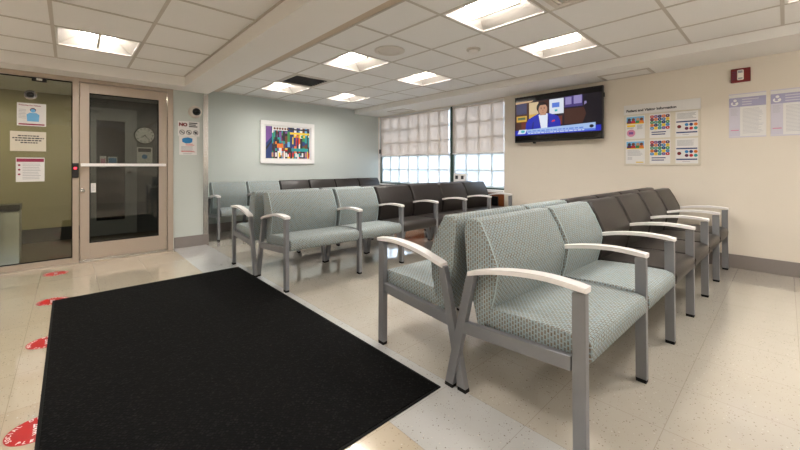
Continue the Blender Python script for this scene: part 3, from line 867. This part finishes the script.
b.use(M['purple']).prism([(-AW, -.02), (-AW + .12, .12), (-AW + .10, AH), (-AW, AH)], y - .0006, y, 'y')
b.use(M['ink']).prism([(-AW, -.16), (-AW + .12, .02), (-AW + .12, .06), (-AW, -.1)], y - .0006, y, 'y')
x = -AW + .12
random.seed(21)
while x < AW - .02:
    wd = random.choice((.016, .022, .03, .05)); wd = min(wd, AW - x)
    z = -AH
    top = AH if x > -.02 else AH - .07
    while z < top - .015:
        h = random.choice((.03, .05, .09, .14, .2)); h = min(h, top - z)
        b.use(M[random.choice(pal)]).bar(x, x + wd, z, z + h, y)
        if wd > .05 and h > .04:
            b.use(M[random.choice(pal)]).bar(x + wd * .3, x + wd * .7, z + h * .25, z + h * .8, y - .0006)
        z += h
    x += wd
b.use(M['paper']).bar(-AW + .12, -.02, AH - .07, AH, y)
for k in range(6):
    b.use(M['brown_ink']).disc(-AW + .17 + k * .052, AH - .035, .02, y - .0007)
b.use(M['yellow']).bar(.03, AW, .17, .21, y - .0014)
b.use(M['ink']).bar(.02, AW - .04, .25, .28, y - .0014)
for k in range(5):
    b.use(M[('yellow', 'orange', 'yellow', 'green', 'yellow')[k]]).bar(.11 + k * .05, .15 + k * .05, .11, .16, y - .0014)
b.use(M['red']).bar(.15, .17, -.06, .1, y - .0014).use(M['red']).bar(.2, .22, -.04, .08, y - .0014)
b.use(M['teal']).prism([(-.22, .06), (-.19, .06), (-.19, -.0), (-.12, -.0), (-.12, .03), (-.16, .03), (-.16, .1), (-.22, .1)], y - .002, y - .0014, 'y')
b.use(M['orange']).bar(-.23, -.11, -.1, -.02, y - .0014).use(M['teal']).bar(.06, AW - .03, -.16, -.1, y - .0014)
for k in range(12): b.use(M[random.choice(['orange', 'skin_ink', 'red', 'yellow', 'teal', 'paper'])]).bar(-AW + .11 + k * .068, -AW + .145 + k * .068, -.27, -.19, y - .0014)
b.build('artwork', None, t)

# ------------------------------------------------------------------ television
t = thing('television', 'wall mounted flat television showing a man in a blue suit', 'television', (XW, 2.32, 1.852), -PI / 2)
b = MB().box(-.25, .25, -.045, 0, -.2, .2)
b.build('wall_mount', M['dark_metal'], t)
MB().box(-.645, .645, -.105, -.045, -.36, .36, .006).build('housing', M['black_plastic'], t)
SWX, SZ0, SZ1 = .628, -.285, .315
SE = 1.0
def scr(name, c, s=0.74): return emit_mat(name, c, s)
sc_bg = scr('screen_dark', rgb(30, 26, 40)); sc_panel = scr('screen_panel', rgb(58, 60, 92))
screen = MB().box(-SWX, SWX, -.107, -.1045, -.335, .335).build('screen', M['black_gloss'], t)
ys = -.107
def spoly(b, pts, lay): return b.prism(pts, ys - .0006 * (lay + 1), ys - .0006 * lay, 'y')
def srect(b, x0, x1, z0, z1, lay): return b.box(x0, x1, ys - .0006 * (lay + 1), ys - .0006 * lay, z0, z1)
def T(pts): return [(x - .03, z + .023) for x, z in pts]
def ell(cx, cz, rx, rz, n=20, a0=0, a1=360): return [(cx + rx * math.cos(math.radians(a0 + (a1 - a0) * k / n)), cz + rz * math.sin(math.radians(a0 + (a1 - a0) * k / n))) for k in range(n + (a1 - a0 < 360))]
def P_(b, c, pts, lay): b.use(E1[c]); spoly(b, T(pts), lay)
def Q_(b, c, x0, x1, z0, z1, lay): P_(b, c, [(x0, z0), (x1, z0), (x1, z1), (x0, z1)], lay)
E1 = {k: scr('screen_' + k, rgb(*v)) for k, v in dict(dark=(26,22,38), panel=(64,66,98), red2=(110,52,40), skin2=(160,108,84), cream=(214, 190, 150), tan=(150, 112, 70), brown=(72, 44, 36), white=(225, 232, 242), lav=(150, 140, 190), violet=(70, 55, 120), blk=(14, 10, 24), yel=(214, 170, 70), grn=(90, 110, 80), suit=(34, 48, 178), suit2=(24, 34, 130), skin=(196, 148, 120), hair=(40, 34, 34), shirt=(232, 238, 250), ban=(168, 196, 238), ban2=(96, 130, 220), blue=(36, 48, 190), teal=(60, 180, 190), red=(220, 50, 40), lamp=(206, 170, 130)).items()}
b = MB()
Q_(b, 'dark', -.60, .66, -.275, .25, 0)
Q_(b, 'brown', -.60, -.06, -.2, .235, 1)
P_(b, 'lamp', [(-.60, .255), (-.30, .255), (-.34, .235), (-.60, .225)], 2)
Q_(b, 'panel', -.585, -.41, .06, .225, 2); Q_(b, 'yel', -.58, -.41, -.06, .03, 2); Q_(b, 'grn', -.56, -.43, -.03, .01, 3)
Q_(b, 'cream', -.37, -.22, .04, .225, 2); Q_(b, 'yel', -.37, -.24, -.02, .05, 2)
Q_(b, 'red2', -.5, -.38, -.18, -.06, 2)
Q_(b, 'white', -.05, .16, .015, .235, 2); Q_(b, 'ban2', -.01, .10, .11, .18, 3); Q_(b, 'teal', .03, .07, .05, .08, 3)
Q_(b, 'violet', .17, .42, .09, .245, 2); Q_(b, 'lav', .185, .27, .13, .235, 3); Q_(b, 'lav', .30, .41, .13, .245, 3)
Q_(b, 'brown', .17, .5, -.15, .07, 2); Q_(b, 'red2', .05, .14, -.15, -.02, 2)
P_(b, 'blk', [(.40, -.2), (.47, -.02), (.44, .06), (.44, .2), (.50, .25), (.66, .25), (.66, -.2)], 4)
P_(b, 'lav', [(.44, .1), (.475, .12), (.47, .15), (.445, .15)], 5)
b.build('studio_picture', None, screen)
b = MB()
P_(b, 'suit', [(-.43, -.2), (-.42, -.09), (-.38, -.03), (-.24, .035), (-.05, .035), (.08, -.02), (.11, -.09), (.12, -.2)], 5)
P_(b, 'suit2', [(-.33, -.19), (-.31, -.08), (-.29, -.08), (-.30, -.19)], 6)
P_(b, 'shirt', [(-.175, -.19), (-.215, .02), (-.14, .05), (-.075, .03), (-.08, -.19)], 7)
P_(b, 'suit2', [(-.225, .03), (-.18, -.16), (-.21, -.08)], 8)
P_(b, 'suit2', [(-.065, .03), (-.08, -.16), (-.05, -.08)], 8)
P_(b, 'red', [(-.02, -.1), (.03, -.095), (.035, -.07), (.0, -.075)], 7)
P_(b, 'skin2', [(-.19, .015), (-.1, .015), (-.1, .08), (-.19, .08)], 8)
P_(b, 'hair', ell(-.165, .135, .083, .085), 9)
P_(b, 'skin', ell(-.148, .10, .067, .085), 10)
P_(b, 'hair', ell(-.158, .168, .075, .035, 12, 0, 180), 11)
Q_(b, 'hair', -.185, -.16, .122, .129, 12); Q_(b, 'hair', -.135, -.112, .122, .129, 12)
Q_(b, 'skin2', -.165, -.128, .052, .058, 12); P_(b, 'skin2', [(-.155, .075), (-.138, .075), (-.146, .11)], 12)
P_(b, 'hair', ell(-.172, .112, .008, .005, 8), 13); P_(b, 'hair', ell(-.124, .112, .008, .005, 8), 13)
b.build('seated_man_picture', None, screen)
b = MB()
Q_(b, 'blue', -.60, .66, -.275, -.195, 14)
P_(b, 'ban', [(-.40, -.235), (.59, -.235), (.59, -.155), (-.40, -.19)], 15)
Q_(b, 'ban2', -.40, .59, -.262, -.236, 15)
P_(b, 'white', [(-.56, -.25), (-.43, -.25), (-.40, -.185), (-.53, -.185)], 16)
P_(b, 'teal', ell(-.47, -.215, .035, .02), 17)
P_(b, 'blk', ell(.54, -.205, .028, .022), 16)
random.seed(3)
x = -.38
while x < .45:
    wd = .02 + .04 * random.random(); Q_(b, 'shirt', x, x + wd, -.255, -.243, 16); x += wd + .014
x = -.38
while x < .45:
    wd = .02 + .05 * random.random(); Q_(b, 'ban2', x, x + wd, -.224, -.207, 16); x += wd + .016
b.build('caption_banner', None, screen)
MB().lathe([(.016, -.095), (.016, -.055)], 14, (-.33, 0, -.37), 'y').build('remote_sensor', M['black_plastic'], t)
MB().box(.645, .66, -.09, -.06, .2, .26, .004).build('side_button', M['black_plastic'], t)

# ------------------------------------------------------------------ information board with six leaflets
t = thing('information_board', 'white information board headed Patient and Visitor Information on the cream wall', 'notice board', (XW, 1.06, 1.515), -PI / 2)
MB().box(-.39, .39, -.012, 0, -.39, .265, .003).build('panel', M['paper_warm'], t)
MB().box(-.39, .39, -.016, 0, .27, .395, .003).build('header_panel', M['paper'], t)
text_mesh('heading', 'Patient and Visitor Information', 42e-3, M['ink'], t, (-.36, -.0164, .305), bold=.0018)
LW_, LH_ = .212, .30
G = 'leaflets on the information board'
random.seed(11)
def leaflet(kind, x, z, label):
    s = thing('leaflet', label, 'leaflet', (XW - .0125, 1.06 - x, 1.515 + z), -PI / 2, G)
    MB().box(-LW_ / 2, LW_ / 2, -.001, 0, -LH_ / 2, LH_ / 2).build('sheet', M['paper'], s)
    if kind in (0, 1):
        b = MB().use(M['sky_blue']).bar(-.097, .097, .05, .135, -.0012)
        b.use(M['yellow']).bar(-.097, .097, .04, .062, -.0018)
        for k, (hx, c1, c2) in enumerate(((-.065, 'plum', 'ink'), (-.02, 'red', 'brown_ink'), (.03, 'green', 'skin_ink'), (.07, 'orange', 'brown_ink'))):
            b.use(M[c1]).prism([(hx - .028, .05), (hx + .028, .05), (hx + .02, .085), (hx - .02, .085)], -.003, -.0024, 'y')
            b.use(M[c2]).disc(hx, .1, .019, -.0024)
        b.build('people_banner', None, s)
        if kind == 0:
            b = MB().use(M['yellow']).bar(-.09, -.0, .005, .03, -.0012).use(M['pink']).disc(-.045, -.075, .048, -.0012).use(M['purple']).bar(-.07, -.02, -.09, -.06, -.002)
            b.build('printed_shape', None, s)
            b = MB(); lines(b, .02, .09, -.03, .03, 6, .004); b.build('printed_column', M['ink_grey'], s)
            b = MB(); lines(b, -.09, -.01, -.02, .0, 2, .005); b.build('printed_text', M['ink_grey'], s)
        else:
            b = MB(); lines(b, -.085, .085, -.05, .03, 6, .004); lines(b, -.085, -.03, -.1, -.06, 3, .004); b.build('printed_text', M['ink_grey'], s)
            MB().bar(.01, .09, -.137, -.125, -.0012).build('footer_band', M['yellow'], s)
    elif kind in (2, 3):
        pal2 = ['red', 'blue', 'teal', 'orange', 'purple', 'green', 'yellow', 'plum', 'navy']
        b = MB()
        for i in range(5):
            for j in range(5):
                if (i + j) % 5 == 4 and False: continue
                c = M[pal2[(i * 4 + j * 7 + (i * j) % 3) % 9]]
                x0, z0 = -.08 + i * .04, .115 - j * .036
                b.use(c).prism([(x0 + .0195 * math.copysign(abs(math.cos(a)) ** .6, math.cos(a)), z0 + .0178 * math.copysign(abs(math.sin(a)) ** .6, math.sin(a))) for a in [2 * PI * k / 12 for k in range(12)]], -.0018, -.0012, 'y')
                b.use(M[('white', 'yellow', 'skin_ink', 'sky_blue')[(i + 2 * j) % 4]]).disc(x0, z0, .0055, -.0019, n=8)
        b.build('icon_grid', None, s)
        b = MB(); lines(b, -.085, .09 if kind == 2 else .06, -.12, -.065, 2, .012, rag=.25); b.build('printed_text', M['navy'], s)
    else:
        b = MB(); lines(b, -.09, .09, .06, .13, 6, .004); b.build('printed_paragraph', M['ink_grey'], s)
        b = MB(); lines(b, -.04, .04, -.135, -.12, 1, .004); b.build('printed_text', M['ink_grey'], s)
        MB().bar(-.098, .098, .02, .035, -.0012).bar(-.098, .098, -.108, -.093, -.0012).build('blue_bands', M['navy'], s)
        b = MB()
        for i in range(3):
            for j in range(2):
                b.use(M[('blue', 'plum', 'navy', 'red', 'orange', 'teal')[i * 2 + j]]).disc(.0 + i * .042, -.01 - j * .045, .018, -.0012)
        b.build('badge_row', None, s)
        MB().disc(-.07, -.03, .02, -.0012).build('red_badge', M['deep_red'], s)
    return s
leaflet(0, -.262, .105, 'leaflet with a people banner and pink circle, upper left on the information board')
leaflet(2, .0, .105, 'leaflet with a grid of colourful icons, upper middle on the information board')
leaflet(4, .262, .105, 'leaflet with blue bands and round badges, upper right on the information board')
leaflet(1, -.262, -.215, 'leaflet with a people banner and yellow footer, lower left on the information board')
leaflet(3, .0, -.215, 'leaflet with a grid of colourful icons, lower middle on the information board')
leaflet(5, .262, -.215, 'leaflet with blue bands and round badges, lower right on the information board')

# ------------------------------------------------------------------ fire alarm and two lilac posters
t = thing('fire_alarm', 'red fire alarm strobe on the cream wall above the lilac posters', 'fire alarm', (XW, .335, 2.105), -PI / 2)
MB().box(-.078, .078, -.035, 0, -.075, .075, .006).build('housing', M['deep_red'], t)
MB().box(-.026, .026, -.055, -.035, -.055, .055, .008).build('strobe_lens', M['lens'], t, 40)
MB().box(-.018, .018, -.0565, -.055, .02, .045, .0005).box(-.018, .018, -.0565, -.055, -.045, -.03, .0005).build('strobe_mark', M['ink_grey'], t)
b = MB()
for k in range(5): b.box(-.068, -.036, -.0365, -.035, -.045 + k * .02, -.037 + k * .02)
b.build('sounder_slots', M['plum'], t)
for y, l in ((.285, 'lilac and white poster with a white emblem, left of the pair under the fire alarm'), (-.035, 'lilac and white poster with a white emblem, right of the pair at photo edge')):
    t = thing('wall_poster', l, 'poster', (XW, y, 1.67), -PI / 2, 'lilac posters on the cream wall')
    MB().box(-.145, .145, -.006, 0, -.24, .24, .002).build('sheet', M['paper'], t)
    MB().bar(-.143, -.055, -.225, .195, -.0062).build('side_column', M['pale_lilac'], t)
    MB().bar(-.143, .143, .095, .195, -.0070).build('title_band', M['lilac'], t)
    for z in (.228, -.24): MB().bar(-.145, .145, z, z + .012, -.0062).build('holder_edge', M['pale_lilac'], t)
    b = MB().use(M['white']).disc(-.095, .165, .014, -.0078)
    # curved arms round a small disc
    arc = [(-.098 + .030 * math.cos(a), .132 + .024 * math.sin(a)) for a in [math.radians(130 + 25 * k) for k in range(12)]]
    inn = [(-.098 + .017 * math.cos(a), .132 + .012 * math.sin(a)) for a in [math.radians(130 + 25 * k) for k in range(12)]]
    b.prism(arc + inn[::-1], -.0084, -.0078, 'y')
    b.disc(-.082, .132, .011, -.0078)
    b.build('emblem', None, t)
    b = MB(); lines(b, -.04, .11, .105, .185, 3, .010, -.0078, .5); b.build('title_text', M['pale_lilac'], t)
    b = MB(); lines(b, -.035, .125, -.20, .075, 20, .004, -.0062); b.build('printed_text', M['ink_pale'], t)
    b = MB(); lines(b, -.13, -.07, .0, .08, 7, .004, -.0070); b.build('side_text', M['ink_pale'], t)
    MB().bar(-.13, -.065, -.165, -.155, -.0070).build('red_text', M['pink'], t)

# ------------------------------------------------------------------ light
wd = bpy.data.worlds.new('daylight'); S.world = wd; wd.use_nodes = True
bg = wd.node_tree.nodes['Background']
bg.inputs[0].default_value = (0.80, 0.90, 1.0, 1); bg.inputs[1].default_value = 4.2
for px, py, l in ((-.9, 6.5, 'small round ceiling light beyond the side window'), (.75, 6.6, 'small round lamp added beyond the entrance door to brighten the vestibule')):  # second lamp is added to lift the dark hall behind the door
    t = thing('vestibule_light', l, 'ceiling light', (px, py, 2.2))
    MB().lathe([(.10, 0), (.10, -.02), (.085, -.025), (.085, -.015), (0, -.015)], 24).build('ring', M['white_paint'], t)
    MB().lathe([(.084, -.016), (.084, -.022), (0, -.026)], 24).build('lamp', emit_mat('vestibule_lamp', (1, .90, .70, 1), 170.0 if px < 0 else 120.0), t)
# added unseen globe lamps that brighten the ceiling and room from behind
for px, py in ((-1.5, -1.2), (.22, -1.9), (2.4, -1.9), (4.0, -1.4)):
    t = thing('fill_globe', 'white globe fill lamp added unseen behind the camera', 'fill lamp', (px, py, ZL if px < 1.1 else ZR), 0, 'added fill globes behind the camera')
    MB().lathe([(.06, 0), (.06, -.02), (.008, -.03), (.008, -.30), (.05, -.31), (.05, -.345), (0, -.345)], 20).build('stem', M['steel'], t, 40)
    MB().lathe([(.15 * math.sin(PI * k / 14), -.48 + .15 * math.cos(PI * k / 14)) for k in range(15)], 24).build('globe', M['globe'], t, 60)

# ------------------------------------------------------------------ camera
F_PX = 357.5; YH = 166.0; TH = math.atan2(386, 357.5)
cam = bpy.data.cameras.new('camera'); co = bpy.data.objects.new('camera', cam); COL.objects.link(co)
co.location = (0, 0, 1.12)
co.rotation_euler = (PI / 2, 0, TH - PI / 2)
cam.sensor_width = 36; cam.lens = 36 * F_PX / 800
cam.shift_x = 0; cam.shift_y = -(225 - YH) / 800
cam.clip_start = .02
S.camera = co
S.view_settings.view_transform = 'Standard'; S.view_settings.look = 'None'
S.view_settings.gamma = 1.0; S.view_settings.use_curve_mapping = False
S.view_settings.exposure = 0.30
S.cycles.use_denoising = True
